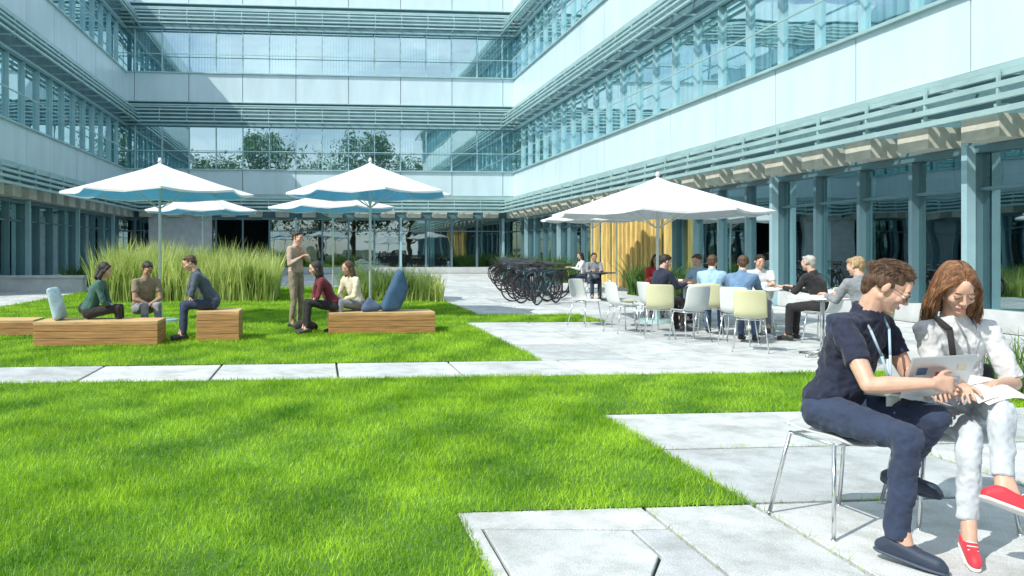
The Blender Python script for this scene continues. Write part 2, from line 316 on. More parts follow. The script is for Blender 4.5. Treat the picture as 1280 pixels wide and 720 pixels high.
def hand(wr,dr,pn,side,curl=.5,k=1.0):
    wr=V(wr); dr=V(dr).normalized(); pn=V(pn); pn=(pn-dr*pn.dot(dr)).normalized(); sd=dr.cross(pn).normalized()
    if sd.dot(V(side))<0: sd=-sd
    H=[E(wr,.023*k)+E(wr+dr*.05*k+sd*.022*k,.014*k)+E(wr+dr*.05*k-sd*.024*k,.013*k),
       E(wr+dr*.03*k,.018*k)+E(wr+dr*.088*k+sd*.03*k,.0105*k)+E(wr+dr*.08*k-sd*.03*k,.010*k)+E(wr+dr*.02*k+sd*.022*k,.013*k)]
    for i,Ln in enumerate((.070,.079,.073,.056)):
        p=wr+dr*(.088-.003*i)*k+sd*(.031-.0205*i)*k; a=.15+.1*i*curl; r=.0088*k
        for j,fr in enumerate((.45,.31,.24)):
            a+=curl*(.55+.1*j); d=(dr*math.cos(a)+pn*math.sin(a)+sd*(.07-.05*i)).normalized()
            q=p+d*(Ln*fr*k*1.05); H.append(E(p,r)+E(q,r*.9)); p=q; r*=.9
    p=wr+dr*.03*k+sd*.026*k; r=.0115*k
    for j,(Ln,w) in enumerate(((.045,.85),(.033,.35),(.026,.1))):
        d=(dr+sd*w+pn*(.25+.3*curl)).normalized(); q=p+d*Ln*k; H.append(E(p,r)+E(q,r*.88)); p=q; r*=.88
    return H
SK=pbr('skin',(.60,.37,.275),.5,0,.09,30,.05,200,sss=.15); SK2=pbr('skin_tan',(.42,.25,.17),.5,0,.06,25)
LIP=pbr('lips',(.50,.22,.19),.4,0,.05,20); LIP2=pbr('lips_red',(.55,.14,.13),.35,0,.05,20)
EYW=pbr('eye_white',(.75,.74,.72),.2,0,.02,5); EYD=pbr('eye_iris',(.06,.045,.03),.15,0,.1,5)
_mc={}
def cloth(col,rough=.85,b=.12):
    k=(tuple(col),rough)
    if k not in _mc: _mc[k]=pbr('cloth_%d'%len(_mc),col,rough,0,.2,9,b,260,sheen=.1)
    return _mc[k]
def hairm(col,n=''):
    k=('h'+n,tuple(col))
    if k not in _mc: _mc[k]=pbr('hair_%d'%len(_mc),col,.42,0,.5,60,.6,120,(1,1,.15))
    return _mc[k]
def lerp(a,b,t): return V(a).lerp(V(b),t)
def human(name,J,shirt,pants,shoes,hair,sleeve='short',long=False,skin=None,k=1.0,detail=False,glasses=False,pantend=1.0,curl=.45,pn=None,hd=None,sole=None):
    J={a:V(b) for a,b in J.items()}
    skin=skin or SK
    par=empty(name,(J['pel'].x,J['pel'].y,0))
    vs=.0042 if detail else .008; vc=.007 if detail else .013
    rt=(J['shR']-J['shL']).normalized(); up=(J['neck']-J['pel']).normalized(); fw=up.cross(rt).normalized(); BT=(rt,fw,(rt.cross(fw)).normalized())
    rp=(J['hiR']-J['hiL']).normalized(); fp=V((0,0,1)).cross(rp).normalized(); BP=(rp,fp,V((0,0,1)))
    ch=J['chest']; wa=lerp(J['pel'],ch,.5)
    Ep=E(J['pel']+V((0,0,.03)),(.17*k,.125*k,.10),BP); Ew=E(wa,(.148*k,.112*k,.07),BT); Ec=E(ch,(.16*k,.118*k,.12),BT)
    cr=.066 if k>.93 else .054
    S=[E(J['pel']+V((0,0,.06)),(.172*k,.13*k,.085),BP)+Ew, Ew+Ec, Ec+E(J['shR'],.054*k)+E(J['shL'],.054*k)+E(J['neck']-up*.030,(.075*k,.062*k,.03),BT),
       E(J['neck']-up*.03,cr*1.1)+Dk(J['neck']+up*(.022 if not long else -.005)-fw*.012,up,cr)]
    for s in 'RL':
        sh,el,wr=J['sh'+s],J['el'+s],J['wr'+s]
        if sleeve=='short':
            c=lerp(sh,el,.62); S.append(E(sh,.058*k)+Dk(c,el-sh,.056*k)+Dk(lerp(sh,el,.55),el-sh,.056*k))
        elif sleeve=='elbow':
            c=lerp(sh,el,.92); S.append(E(sh,.058*k)+Dk(c,el-sh,.056*k)+Dk(lerp(sh,el,.85),el-sh,.056*k))
        else:
            S.append(E(sh,.058*k)+E(el,.047*k)); S.append(E(el,.047*k)+Dk(lerp(el,wr,.95),wr-el,.035*k)+Dk(lerp(el,wr,.9),wr-el,.036*k))
    figure('shirt',S,shirt,par,vc,4 if detail else 3,.026 if detail else .02)
    hp=J['head']; fd=J['face'].normalized(); r_=fd.cross(V((0,0,1))).normalized(); u_=r_.cross(fd).normalized()
    hk=.97 if k<.93 else 1.0
    L=lambda x,y,z: hp+(r_*x+fd*y+u_*z)*hk
    HB=(r_,fd,u_)
    def e(x,y,z,r): return E(L(x,y,z),tuple(a*hk for a in r) if isinstance(r,tuple) else r*hk,HB)
    jw=.026 if k>.93 else .020
    K=[e(0,-.018,.03,(.074,.093,.083)), e(0,.028,-.02,(.061,.060,.07))+e(0,.050,-.085,(jw,.026,.022)),
       e(-.045,.0,-.048,.018)+e(.045,.0,-.048,.018)+e(0,.064,-.094,(jw*.85,.018,.014)),
       e(-.028,.076,.027,.011)+e(.028,.076,.027,.011)+e(0,.055,.055,.03),
       e(0,.084,.014,.0065)+e(0,.106,-.022,.0085), e(-.012,.094,-.027,.0075)+e(.012,.094,-.027,.0075)+e(0,.104,-.025,.008),
       e(-.034,.062,-.022,.022),e(.034,.062,-.022,.022), e(-.018,.080,-.056,.008)+e(.018,.080,-.056,.008)+e(0,.086,-.056,.009), e(0,.076,-.09,.014),
       e(-.075,-.008,-.002,(.009,.017,.03)),e(.075,-.008,-.002,(.009,.017,.03)),
       e(-.045,.081,.013,.004)+e(-.018,.088,.013,.0045)+e(-.031,.088,.016,.005), e(.045,.081,.013,.004)+e(.018,.088,.013,.0045)+e(.031,.088,.016,.005)]
    nr=.053 if k>.93 else .045
    K.append(E(L(0,-.022,-.045),nr)+E(J['neck']-up*.03,nr*1.12)); K.append(E(J['neck']-up*.045,(.08*k,.055*k,.028),BT)+E(J['neck']-up*.01,nr*1.0))
    for s in 'RL':
        sh,el,wr=J['sh'+s],J['el'+s],J['wr'+s]
        K.append(E(sh,.044*k)+E(lerp(sh,el,.5),.045*k)+E(el,.036*k)); K.append(E(el,.036*k)+E(lerp(el,wr,.28),.040*k)+E(wr,.024*k))
        d=(hd or {}).get(s) or (wr-el); p_=(pn or {}).get(s) or V((0,0,-1))
        K+=hand(wr,d,p_,(rt*-1 if s=='R' else rt),curl,(1.0 if k>.93 else .92)*(1 if detail else 1.05))
        K.append(E(lerp(J['kn'+s],J['an'+s],.75),.036*k)+E(J['an'+s],.034*k)+E(J['an'+s]+(J['toe'+s]-J['an'+s])*.25,.03*k))
    figure('body',K,skin,par,vs,2 if detail else 1)
    P=[Ep+E(J['pel']+V((0,0,.07)),(.155*k,.115*k,.04),BP), E(J['hiR'],.085*k)+E(J['hiL'],.085*k)+Ep]
    for s in 'RL':
        hi,kn,an=J['hi'+s],J['kn'+s],J['an'+s]
        P.append(E(hi,.092*k)+E(lerp(hi,kn,.45),.082*k)+E(kn,.060*k)); c=lerp(kn,an,pantend*.97)
        P.append(E(kn,.060*k)+E(lerp(kn,an,.3),.058*k)+Dk(c,an-kn,.047*k)+Dk(lerp(kn,an,pantend*.9),an-kn,.047*k))
    figure('trousers',P,pants,par,vc,4 if detail else 3,.022 if detail else .02)
    F=[];So=[]
    for s in 'RL':
        an,to=J['an'+s],J['toe'+s]; dn=V(to-an).normalized()
        dnrm=(J['an'+s]-J['kn'+s]).normalized(); dnrm=(dnrm-dn*dnrm.dot(dn)).normalized()
        heel=an-dn*.035+dnrm*.045
        F.append(E(an+dnrm*.012,.042*k)+E(heel,.034*k)+E(lerp(an,to,.5)+dnrm*.012,.036*k)); F.append(E(lerp(an,to,.5)+dnrm*.014,.036*k)+E(lerp(an,to,.88)+dnrm*.004,.034*k)+E(to+dnrm*.008,.024*k)+E(heel,.032*k))
        sf=dn.cross(dnrm).normalized(); d2=(to+dnrm*.012-heel).normalized(); n2=(dnrm-d2*dnrm.dot(d2)).normalized()
        So.append(E(heel+n2*.024,(.034*k,.036*k,.011),(sf,d2,n2))+E(lerp(heel,to,.72)+n2*.026,(.039*k,.03,.010),(sf,d2,n2))+E(to+n2*.024,(.028*k,.028,.010),(sf,d2,n2)))
    figure('shoes',F,shoes,par,vs*1.3,2)
    if sole: figure('shoe_soles',So,sole,par,vs,1)
    if sole:
        q=MB()
        for s in 'RL':
            an,to=J['an'+s],J['toe'+s]; dn=V(to-an).normalized(); dnrm=(an-J['kn'+s]).normalized(); dnrm=(dnrm-dn*dnrm.dot(dn)).normalized(); sf=dn.cross(dnrm).normalized()
            for j in range(4):
                c=lerp(an,to,.36+.13*j)-dnrm*(.026-.004*j); q.tube(c-sf*.02+dnrm*.004,c+sf*.02+dnrm*.004,.0028,n=6)
        q.obj('laces',sole,par,True)
    for s in (-1,1):
        figure('eye',[e(s*.031,.0770,.003,.0125)],EYW,par,remesh=False)
        figure('iris',[e(s*.031,.0868,-.002,.0050)],EYD,par,remesh=False)
        figure('eyelid',[e(s*.031,.0774,.0066,(.0140,.0138,.0112))],skin,par,remesh=False)
        figure('eyelashes',[e(s*.021,.0875,-.0005,.0013)+e(s*.031,.0915,-.0025,.0015)+e(s*.042,.0860,.0,.0013)],hair if not long else EYD,par,remesh=False)
        figure('eyebrow',[e(s*.017,.0880,.026,.0028)+e(s*.034,.0880,.0305,.0028)+e(s*.048,.077,.026,.0018)],hair,par,remesh=False)
    figure('mouth',[e(-.020,.0835,-.056,.0025)+e(0,.0930,-.054,.0038)+e(.020,.0835,-.056,.0025),e(-.015,.0845,-.0605,.003)+e(0,.0920,-.062,.0042)+e(.015,.0845,-.0605,.003)],LIP2 if k<.93 else LIP,par,remesh=False)
    Hh=[e(0,-.028,.040,(.081,.095,.081)), e(-.066,-.028,.02,(.016,.046,.042)),e(.066,-.028,.02,(.016,.046,.042)), e(0,-.07,-.005,(.060,.044,.060)), e(0,-.066,-.045,(.048,.030,.040))]
    if not long:
        rd=random.Random(name+str(round(hp.x,3)))
        for i in range(14 if detail else 8):
            a=rd.uniform(-1.2,1.2); b=rd.uniform(.3,1.35); x=math.sin(a)*.06*math.cos(b*.6); y=-.02+.080*math.cos(b)*(1 if i%2 else .5); z=.05+.070*math.sin(b)*math.cos(a*.7)
            Hh.append(e(x,y,z,(.02,.03,.012)))
        Hh.append(e(-.03,.040,.091,(.03,.03,.016))+e(.03,.045,.088,(.025,.025,.016)))
    else:
        for s in (-1,1):
            Hh+= [e(s*.032,.040,.086,.019)+e(s*.066,.022,.04,.019), e(s*.066,.018,.04,.020)+e(s*.080,.012,-.03,.020), e(s*.08,-.01,-.03,.030)+e(s*.086,-.005,-.12,.032), e(s*.085,-.003,-.11,.032)+e(s*.082,.01,-.19,.020)]
        Hh.append(e(0,-.075,.0,.052)+e(-.05,-.06,-.15,.033)+e(.05,-.06,-.15,.033))
    figure('hair',Hh,hair,par,.005 if detail else .009,2,.006 if detail else .008,htex)
    def strands(mat2,cnt,seed):
        cu=bpy.data.curves.new('hair_strands','CURVE'); cu.dimensions='3D'; cu.bevel_depth=.0013; cu.bevel_resolution=0
        rd=random.Random(seed)
        for i in range(cnt):
            j=lambda a=.006: rd.uniform(-a,a)
            if long:
                s=rd.choice((-1,1)); y0=rd.uniform(-.10,.060)
                zt=.040+.084*math.sqrt(max(0,1-((y0+.028)/.1)**2)); ed=rd.uniform(-.28,-.15); o_=rd.uniform(0,.014); fo=.022 if y0>.03 else .0
                pts=[(s*.003,y0,zt),(s*.040,y0*.98+j(),zt-.014+j(.003)),(s*(.078+o_*.4),y0*.75+fo*.3+j(.004),.03+j()),(s*(.092+o_+j(.004)),y0*.5+.003,-.05),(s*(.10+o_+j(.014)),y0*.5+.010+j(.012),-.13),(s*(.088+o_+j(.02)),y0*.5+.018+j(.02),ed)]
            else:
                a=rd.uniform(-math.pi,math.pi); b=rd.uniform(.1,1.55)
                if abs(a)<1.15 and b<.62: continue
                if abs(a)<1.7 and b<.25: continue
                p=V((math.sin(a)*.081*math.cos(b),-.028+.095*math.cos(a)*math.cos(b),.040+.083*math.sin(b)))
                if b>.6: t=V((rd.uniform(.004,.016),.026+j(.006),rd.uniform(-.002,.010)*(1 if math.cos(a)<.5 else 1.5)))
                else: t=V((j(.004),-.012,-.024))
                n_=V((p.x,p.y+.028,p.z-.04)).normalized()*.004
                pts=[tuple(p),tuple(p+t*.5+n_*1.6),tuple(p+t+n_*1.2)]
            sp=cu.splines.new('BEZIER'); sp.bezier_points.add(len(pts)-1)
            for bp,p in zip(sp.bezier_points,pts): bp.co=L(*p); bp.handle_left_type=bp.handle_right_type='AUTO'
            sp.bezier_points[-1].radius=.4; sp.resolution_u=4 if long else 2
        cu.materials.append(mat2); o=link(bpy.data.objects.new('hair_strands',cu)); setpar(o,par)
    if detail:
        strands(hair,650,3)
        c=(.32,.17,.08) if long else (.17,.10,.055); strands(hairm(c,'s'),350,5)
    if glasses:
        g=MB()
        for s in (-1,1):
            c=(s*.032,.099,.002); pr=None
            for i in range(17):
                t=i*math.pi/8; p=L(c[0]+.022*math.cos(t),c[1]-.004*abs(math.cos(t)),c[2]+.016*math.sin(t))
                if pr is not None: g.tube(pr,p,.0014,n=5)
                pr=p
            g.tube(L(s*.054,.096,.006),L(s*.08,-.005,.01),.0014,n=5)
        g.tube(L(-.01,.1,.005),L(.01,.1,.005),.0014,n=5); g.obj('glasses',pbr('glasses_frame',(.05,.04,.035),.3),par)
    return par,L
def seatedJ(x,y,seat,th,lean=.1,arms='lap',turn=0,nod=.3,k=1,kz=.5,spread=.1,foot=.02):
    f=V((math.cos(th),math.sin(th),0)); r=V((f.y,-f.x,0)); u=V((0,0,1)); p=V((x,y,seat+.10)); J={}
    J['pel']=p; J['chest']=p+u*.30+f*lean*.6; J['neck']=p+u*.475+f*lean
    J['head']=J['neck']+u*.135+f*(.03+lean*.2)
    c,s=math.cos(turn),math.sin(turn); J['face']=V((f.x*c-f.y*s,f.x*s+f.y*c,-nod))
    for n,sg in (('R',1),('L',-1)):
        J['sh'+n]=J['neck']-u*.06+r*sg*.17*k; J['hi'+n]=p+r*sg*.085-u*.01
        J['kn'+n]=p+f*.42+r*sg*spread; J['kn'+n].z=kz+.01; J['an'+n]=J['kn'+n]+f*foot; J['an'+n].z=.085; J['toe'+n]=J['an'+n]+f*.16; J['toe'+n].z=.035
        if arms=='lap': J['el'+n]=J['sh'+n]-u*.26+f*.07+r*sg*.03; J['wr'+n]=p+f*.30+r*sg*.06+u*.10
        elif arms=='table': J['el'+n]=J['sh'+n]-u*.22+f*.14+r*sg*.03; J['wr'+n]=J['el'+n]+f*.23-r*sg*.07; J['wr'+n].z=.80
    return J
def standJ(x,y,th,k=1,nod=.2):
    f=V((math.cos(th),math.sin(th),0)); r=V((f.y,-f.x,0)); u=V((0,0,1)); p=V((x,y,.93)); J={}
    J['pel']=p; J['chest']=p+u*.30; J['neck']=p+u*.50+f*.01; J['head']=J['neck']+u*.135+f*.03; J['face']=f-u*nod
    for n,sg in (('R',1),('L',-1)):
        J['sh'+n]=J['neck']-u*.06+r*sg*.17*k; J['hi'+n]=p+r*sg*.08-u*.02; J['kn'+n]=V((x,y,.49))+r*sg*.09+f*.03; J['an'+n]=V((x,y,.085))+r*sg*.1-f*.02; J['toe'+n]=J['an'+n]+f*.17; J['toe'+n].z=.035
        J['el'+n]=J['sh'+n]-u*.27+r*sg*.04+f*.03; J['wr'+n]=J['el'+n]+f*.17-r*sg*.08+u*(.12 if n=='R' else .05)
    return J
BR=hairm((.085,.045,.025)); DK=hairm((.025,.018,.014)); GY=hairm((.42,.40,.38)); GI=hairm((.19,.085,.038)); BL=hairm((.35,.24,.13))
NAVY=cloth((.012,.018,.045)); JEAN=cloth((.022,.037,.08)); JEAN2=cloth((.06,.10,.18)); WHT=cloth((.62,.64,.66)); CRM=cloth((.62,.58,.44)); BLK=cloth((.016,.016,.018)); LBL=cloth((.30,.47,.64)); DEN=cloth((.12,.22,.36)); MAR=cloth((.13,.015,.03)); BEI=cloth((.42,.33,.27)); GRN=cloth((.04,.12,.10)); GRY=cloth((.22,.24,.27)); RED=cloth((.55,.04,.05)); PNT=cloth((.48,.53,.58)); KHA=cloth((.24,.20,.14))
SHD=cloth((.02,.035,.065),.6); SHB=cloth((.03,.03,.03),.5); SHR=cloth((.62,.03,.05),.6); SOLE=pbr('rubber_sole',(.7,.7,.68),.6,0,.05,8); SOLEN=pbr('rubber_sole_navy',(.05,.07,.11),.6,0,.05,8)
D=math.radians
Jm=dict(pel=(2.555,3.77,.575),chest=(2.60,3.72,.865),neck=(2.645,3.650,1.06),head=(2.695,3.590,1.180),face=(.72,-.50,-.58),
 shR=(2.465,3.575,.99),shL=(2.80,3.78,.99),elR=(2.455,3.39,.75),elL=(2.88,3.69,.745),wrR=(2.665,3.275,.775),wrL=(2.83,3.50,.745),
 hiR=(2.46,3.74,.565),hiL=(2.65,3.79,.565),knR=(2.535,3.25,.545),knL=(2.755,3.36,.605),anR=(2.49,3.27,.095),anL=(2.80,3.66,.27),toeR=(2.59,3.12,.035),toeL=(2.91,3.54,.215))
man,LM=human('man',Jm,NAVY,JEAN,SHD,BR,'short',detail=True,glasses=True,hd={'R':V((.95,-.05,-.1)),'L':V((-.2,-.9,-.15))},pn={'R':V((.1,.9,-.25)),'L':V((0,-.2,-1))},curl=.5,sole=SOLEN)
Jw=dict(pel=(3.155,3.74,.575),chest=(3.12,3.70,.86),neck=(3.09,3.655,1.045),head=(3.045,3.580,1.175),face=(-.28,-.8,-.55),
 shR=(2.935,3.65,.97),shL=(3.245,3.63,.97),elR=(2.965,3.60,.715),elL=(3.30,3.54,.72),wrR=(2.90,3.40,.745),wrL=(3.075,3.40,.745),
 hiR=(3.075,3.74,.56),hiL=(3.235,3.735,.57),knR=(2.905,3.35,.54),knL=(2.985,3.27,.655),anR=(2.84,3.28,.095),anL=(2.865,3.13,.345),toeR=(2.76,3.15,.035),toeL=(2.98,3.03,.265))
woman,LW=human('woman',Jw,WHT,PNT,SHR,GI,'elbow',long=True,k=.88,detail=True,pantend=.86,hd={'R':V((-.5,-.75,-.1)),'L':V((-.95,-.25,-.05))},pn={'R':V((.3,0,-1)),'L':V((0,.1,-1))},curl=.5,sole=SOLE)
def ribbon(name,pts,w,mat,par,th=.002):
    q=MB()
    for a,b in zip(pts[:-1],pts[1:]): q.tube(a,b,w/2,n=6)
    return q.obj(name,mat,par,True)
LAN=cloth((.40,.55,.68))
ribbon('lanyard',[(2.585,3.63,1.06),(2.585,3.555,.98),(2.625,3.535,.86),(2.66,3.525,.73)],.012,LAN,man)
ribbon('lanyard_strap',[(2.69,3.63,1.06),(2.715,3.605,.98),(2.69,3.565,.86),(2.66,3.525,.73)],.012,LAN,man)
q=MB(); q.box(2.63,2.70,3.508,3.514,.63,.73); q.obj('badge',M['white'],man)
ribbon('bag_strap',[(2.985,3.66,1.035),(2.975,3.545,.98),(2.985,3.535,.84),(3.0,3.56,.70)],.03,BLK,woman)
ribbon('lanyard',[(3.05,3.60,1.03),(3.055,3.540,.94),(3.085,3.545,.82)],.009,GRY,woman); ribbon('lanyard_strap',[(3.14,3.60,1.03),(3.13,3.540,.94),(3.085,3.545,.82)],.009,GRY,woman)
lp=empty('laptop',(2.76,3.42,.7)); ALU=pbr('laptop_aluminium',(.52,.54,.56),.35,.6,.03,5)
def obox(c,ax,ay,az,sx,sy,sz,name,mat,par,bev=.004):
    c=V(c); ax=V(ax).normalized(); ay=V(ay).normalized(); az=V(az).normalized(); q=MB(); q.box(-sx/2,sx/2,-sy/2,sy/2,-sz/2,sz/2,T=lambda x,y,z: tuple(c+ax*x+ay*y+az*z))
    o=q.obj(name,mat,par); b=o.modifiers.new('b','BEVEL'); b.width=bev; b.segments=2; return o
ax=V((1,.08,.03)).normalized(); bz=V((.0,.10,1)).normalized(); by=bz.cross(ax).normalized()
hg=V((2.755,3.385,.705)); obox(hg+by*.11,ax,by,bz,.33,.22,.014,'base',ALU,lp)
obox(hg+by*.09+bz*.0085,ax,by,bz,.28,.10,.003,'keyboard',BLK,lp,.001)
ly=V((0,-.38,.92)).normalized(); ly=(ly-ax*ly.dot(ax)).normalized(); lz=ax.cross(ly).normalized()
obox(hg+ly*.10,ax,ly,lz,.33,.2,.008,'lid',ALU,lp)
for (u,v,w,h,c) in ((.0,.10,.05,.045,RED),(-.10,.13,.05,.035,JEAN2),(.09,.07,.04,.045,LBL),(-.06,.05,.045,.03,GRN),(.1,.14,.045,.03,CRM)):
    obox(hg+ly*v+ax*u-lz*(-.0056 if lz.y<0 else .0056),ax,ly,lz,w,h,.001,'sticker',c,lp,.0003)
pp=empty('paper_sheet',(3.0,3.38,.7))
q=MB()
for n_ in range(2):
    k=len(q.v); rs=8
    for i in range(rs+1):
        t=i/rs
        for w_ in (0,1): q.v.append((2.88+.24*t+.03*n_, 3.27+.20*w_-.02*n_, .735-.05*(1-w_)+.03*math.sin(t*3)-.004*n_+.012*w_))
    for i in range(rs): q.f.append((k+2*i,k+2*i+1,k+2*i+3,k+2*i+2)); q.i.append(0)
q.obj('sheet',pbr('paper',(.72,.73,.72),.7,0,.03,4),pp,True)
# ---------------------------------------------------------------- chairs & tables
def chair(x,y,th,mat,leg=None,low=False):
    leg=leg or M['chrome']; f=V((math.cos(th),math.sin(th),0)); r=V((f.y,-f.x,0)); par=empty('cafe_chair',(x,y,0)); O=V((x,y,0))
    prof=[(.22,.425),(.17,.45),(.05,.445),(-.1,.44),(-.175,.455),(-.215,.51),(-.235,.60),(-.255,.70),(-.275,.80),(-.285,.83)]
    if low: prof=prof[:5]+[(-.19,.462),(-.20,.468),(-.208,.474),(-.214,.48),(-.218,.486)]
    vs=[];fs=[];n=7
    for a,(d,z) in enumerate(prof):
        for b in range(n):
            t=(b/(n-1)-.5)*2; w=.215*(1-.06*a/9-(.12 if a in(0,9) else 0))*(.85 if low else 1); zz=z+(.02*t*t if a<5 else 0); dd=d+(.05*t*t if a>=4 else 0)
            vs.append(tuple(O+f*dd+r*(t*w)+V((0,0,zz))))
    for a in range(len(prof)-1):
        for b in range(n-1): fs.append((a*n+b,a*n+b+1,(a+1)*n+b+1,(a+1)*n+b))
    o=meshobj('seat_shell',vs,fs,mat,None,par,True); s=o.modifiers.new('s','SOLIDIFY'); s.thickness=.012; ss=o.modifiers.new('u','SUBSURF'); ss.levels=1; ss.render_levels=1
    q=MB()
    for sx in (-1,1):
        a=O+r*sx*.17+f*.15+V((0,0,.435)); b=O+r*sx*.22+f*.20; c=O+r*sx*.17-f*.13+V((0,0,.435)); d=O+r*sx*.22-f*.22
        q.tube(a,b,.0095); q.tube(c,d,.0095); q.tube(a,c,.008); q.tube(d,d+V((0,0,.008)),.014); q.tube(b,b+V((0,0,.008)),.014)
    q.tube(O+r*.17+f*.15+V((0,0,.43)),O-r*.17+f*.15+V((0,0,.43)),.008); q.tube(O+r*.17-f*.13+V((0,0,.43)),O-r*.17-f*.13+V((0,0,.43)),.008)
    q.obj('legs',leg,par,True); return par
def table(x,y,mat,r=.42,legm=None):
    par=empty('cafe_table',(x,y,0)); q=MB(); q.tube((x,y,.735),(x,y,.76),r,n=40); o=q.obj('top',mat,par); b=o.modifiers.new('b','BEVEL'); b.width=.006
    q=MB(); q.tube((x,y,.02),(x,y,.735),.028,n=12)
    for i in range(4): a=i*math.pi/2+.4; q.tube((x,y,.05),(x+math.cos(a)*.32,y+math.sin(a)*.32,.015),.018,n=6); q.tube((x,y,.7),(x+math.cos(a)*.25,y+math.sin(a)*.25,.733),.012,n=6)
    q.obj('pedestal',legm or M['chrome'],par,True)
def props(x,y,z=.761):
    par=empty('coffee_cup',(x,y,z)); q=MB(); q.tube((x,y,z),(x,y,z+.09),.028,.038,14); q.obj('cup',M['white'],par,True)
CY=pbr('chair_shell_cream',(.60,.60,.38),.4,0,.04,4); CW=pbr('chair_shell_white',(.60,.64,.64),.4,0,.04,4); CB=pbr('chair_shell_black',(.03,.033,.038),.4,0,.1,4)
chair(2.57,3.77,D(-80),CW,low=True); chair(3.16,3.78,D(-105),CW)
ppl=[((5.55,12.8,.45,D(10),.12,'table'),NAVY,BLK,SHB,DK,'long',False),
 ((6.75,15.6,.45,D(-110),.1,'table'),RED,JEAN,SHB,DK,'long',True),
 ((7.05,14.2,.45,D(200),.1,'table'),LBL,JEAN,SHB,BR,'short',False),
 ((6.15,12.15,.45,D(55),.16,'table'),LBL,JEAN2,SHB,BR,'long',False),
 ((6.02,11.05,.45,D(45),.16,'table'),DEN,JEAN2,SHB,BR,'long',False),
 ((7.35,12.85,.45,D(-115),.15,'table'),WHT,GRY,SHB,DK,'short',False),
 ((7.25,11.0,.45,D(120),.14,'table'),BLK,BLK,SHB,GY,'long',False),
 ((6.45,8.95,.45,D(100),.1,'table'),GRY,JEAN,SHB,BL,'long',False),
 ((7.45,21.3,.45,D(-100),.1,'table'),GRY,JEAN,SHB,DK,'long',False),
 ((8.3,24.5,.45,D(180),.1,'table'),WHT,JEAN,SHB,DK,'long',True)]
for i,(a,s,p,sh,h,sl,lg) in enumerate(ppl):
    k=1.0 if not lg else .9
    J=seatedJ(a[0],a[1],a[2],a[3],a[4],a[5],turn=random.uniform(-.3,.3),nod=random.uniform(.1,.4),k=k)
    human('woman' if lg else 'man',J,s,p,sh,h,sl,long=lg,k=k*(1.04 if i in (4,3) else 1),skin=SK2 if i in (1,8) else SK)
    chair(a[0]-.02*math.cos(a[3]),a[1]-.02*math.sin(a[3]),a[3],(CB if i>7 else (CY if i%2 else CW)))
table(6.85,11.9,M['white'],.45); table(6.3,13.35,M['white'],.42); table(6.40,9.7,M['white'],.4); table(7.4,20.6,CB,.4,CB); table(7.6,24.6,CB,.4,CB)
for a,b in ((6.8,11.75),(7.0,12.05),(6.2,13.3),(6.45,9.6)): props(a,b)
for (x,y,t,m) in [(4.95,12.75,10,CW),(5.25,12.0,70,CY),(5.75,10.25,60,CY),(5.35,13.7,-20,CY),(7.0,9.95,170,CW),(7.75,13.6,190,CY),(4.75,14.0,-60,CW),(5.5,11.5,100,CW)]: chair(x,y,D(t),m)
# ---- bicycles
TY=pbr('tyre_rubber',(.022,.022,.024),.7,0,.1,9); DM=pbr('dark_metal',(.07,.08,.09),.4,.5,.1,9); BF=[pbr('bicycle_frame_dark',(.03,.04,.06),.3,.2,.05,5),pbr('bicycle_frame_grey',(.12,.14,.16),.3,.3,.05,5),pbr('bicycle_frame_teal',(.03,.10,.13),.3,.2,.05,5)]
def bicycle(x,y,th,fm,bk):
    par=empty('bicycle',(x,y,0)); f=V((math.cos(th),math.sin(th),0)); r=V((f.y,-f.x,0)); ln=.06
    P=lambda a,b,z: V((x,y,0))+f*a+r*(b+z*ln)+V((0,0,z))
    t=MB(); m=MB(); fr=MB()
    for cx in (-.52,.52):
        pr=None
        for i in range(21):
            a=2*math.pi*i/20; p=P(cx+.33*math.cos(a),0,.345+.33*math.sin(a))
            if pr is not None: t.tube(pr,p,.02,n=6,cap=False)
            pr=p
            if i%2==0: m.tube(P(cx,0,.345),p,.003,n=3)
        m.tube(P(cx,-.04,.345),P(cx,.04,.345),.02,n=8)
    bb=P(-.08,0,.28); st=P(-.2,0,.78); hd=P(.36,0,.80); hl=P(.40,0,.68); ra=P(-.52,0,.345); fa=P(.52,0,.345)
    for a,b,rr in ((bb,st,.018),(bb,hl,.022),(st,hd,.018),(bb,ra,.012),(st,ra,.010),(hd,hl,.022),(hl,fa,.015)): fr.tube(a,b,rr,n=7)
    m.tube(st,P(-.23,0,.92),.013,n=6); m.tube(hd,P(.34,0,.98),.013,n=6); m.tube(P(.34,-.28,1.0),P(.34,.28,1.0),.013,n=6); m.tube(P(-.08,-.03,.28),P(-.08,.03,.28),.08,n=14); m.tube(P(-.08,.07,.28),P(.05,.08,.17),.01,n=5)
    t.tube(P(-.33,0,.94),P(-.12,0,.95),.06,.022,n=8); t.tube(P(.34,-.28,1.0),P(.26,-.36,1.0),.018,n=6); t.tube(P(.34,.28,1.0),P(.26,.36,1.0),.018,n=6)
    for cx in (-.52,.52):
        for i in range(5): a=.5+i*.42; t.tube(P(cx+.37*math.cos(a),0,.345+.37*math.sin(a)),P(cx+.37*math.cos(a+.42),0,.345+.37*math.sin(a+.42)),.026,n=4)
    if bk:
        for i in range(7):
            zz=.74+.035*i; w=.12+.006*i; c=[P(.44,-w,zz),P(.70,-w,zz),P(.70,w,zz),P(.44,w,zz)]
            for j in range(4): t.tube(c[j],c[(j+1)%4],.006,n=4)
    t.obj('tyres_and_saddle',TY,par); m.obj('spokes_and_handlebar',DM,par); fr.obj('frame',fm,par,True)
rd=random.Random(11)
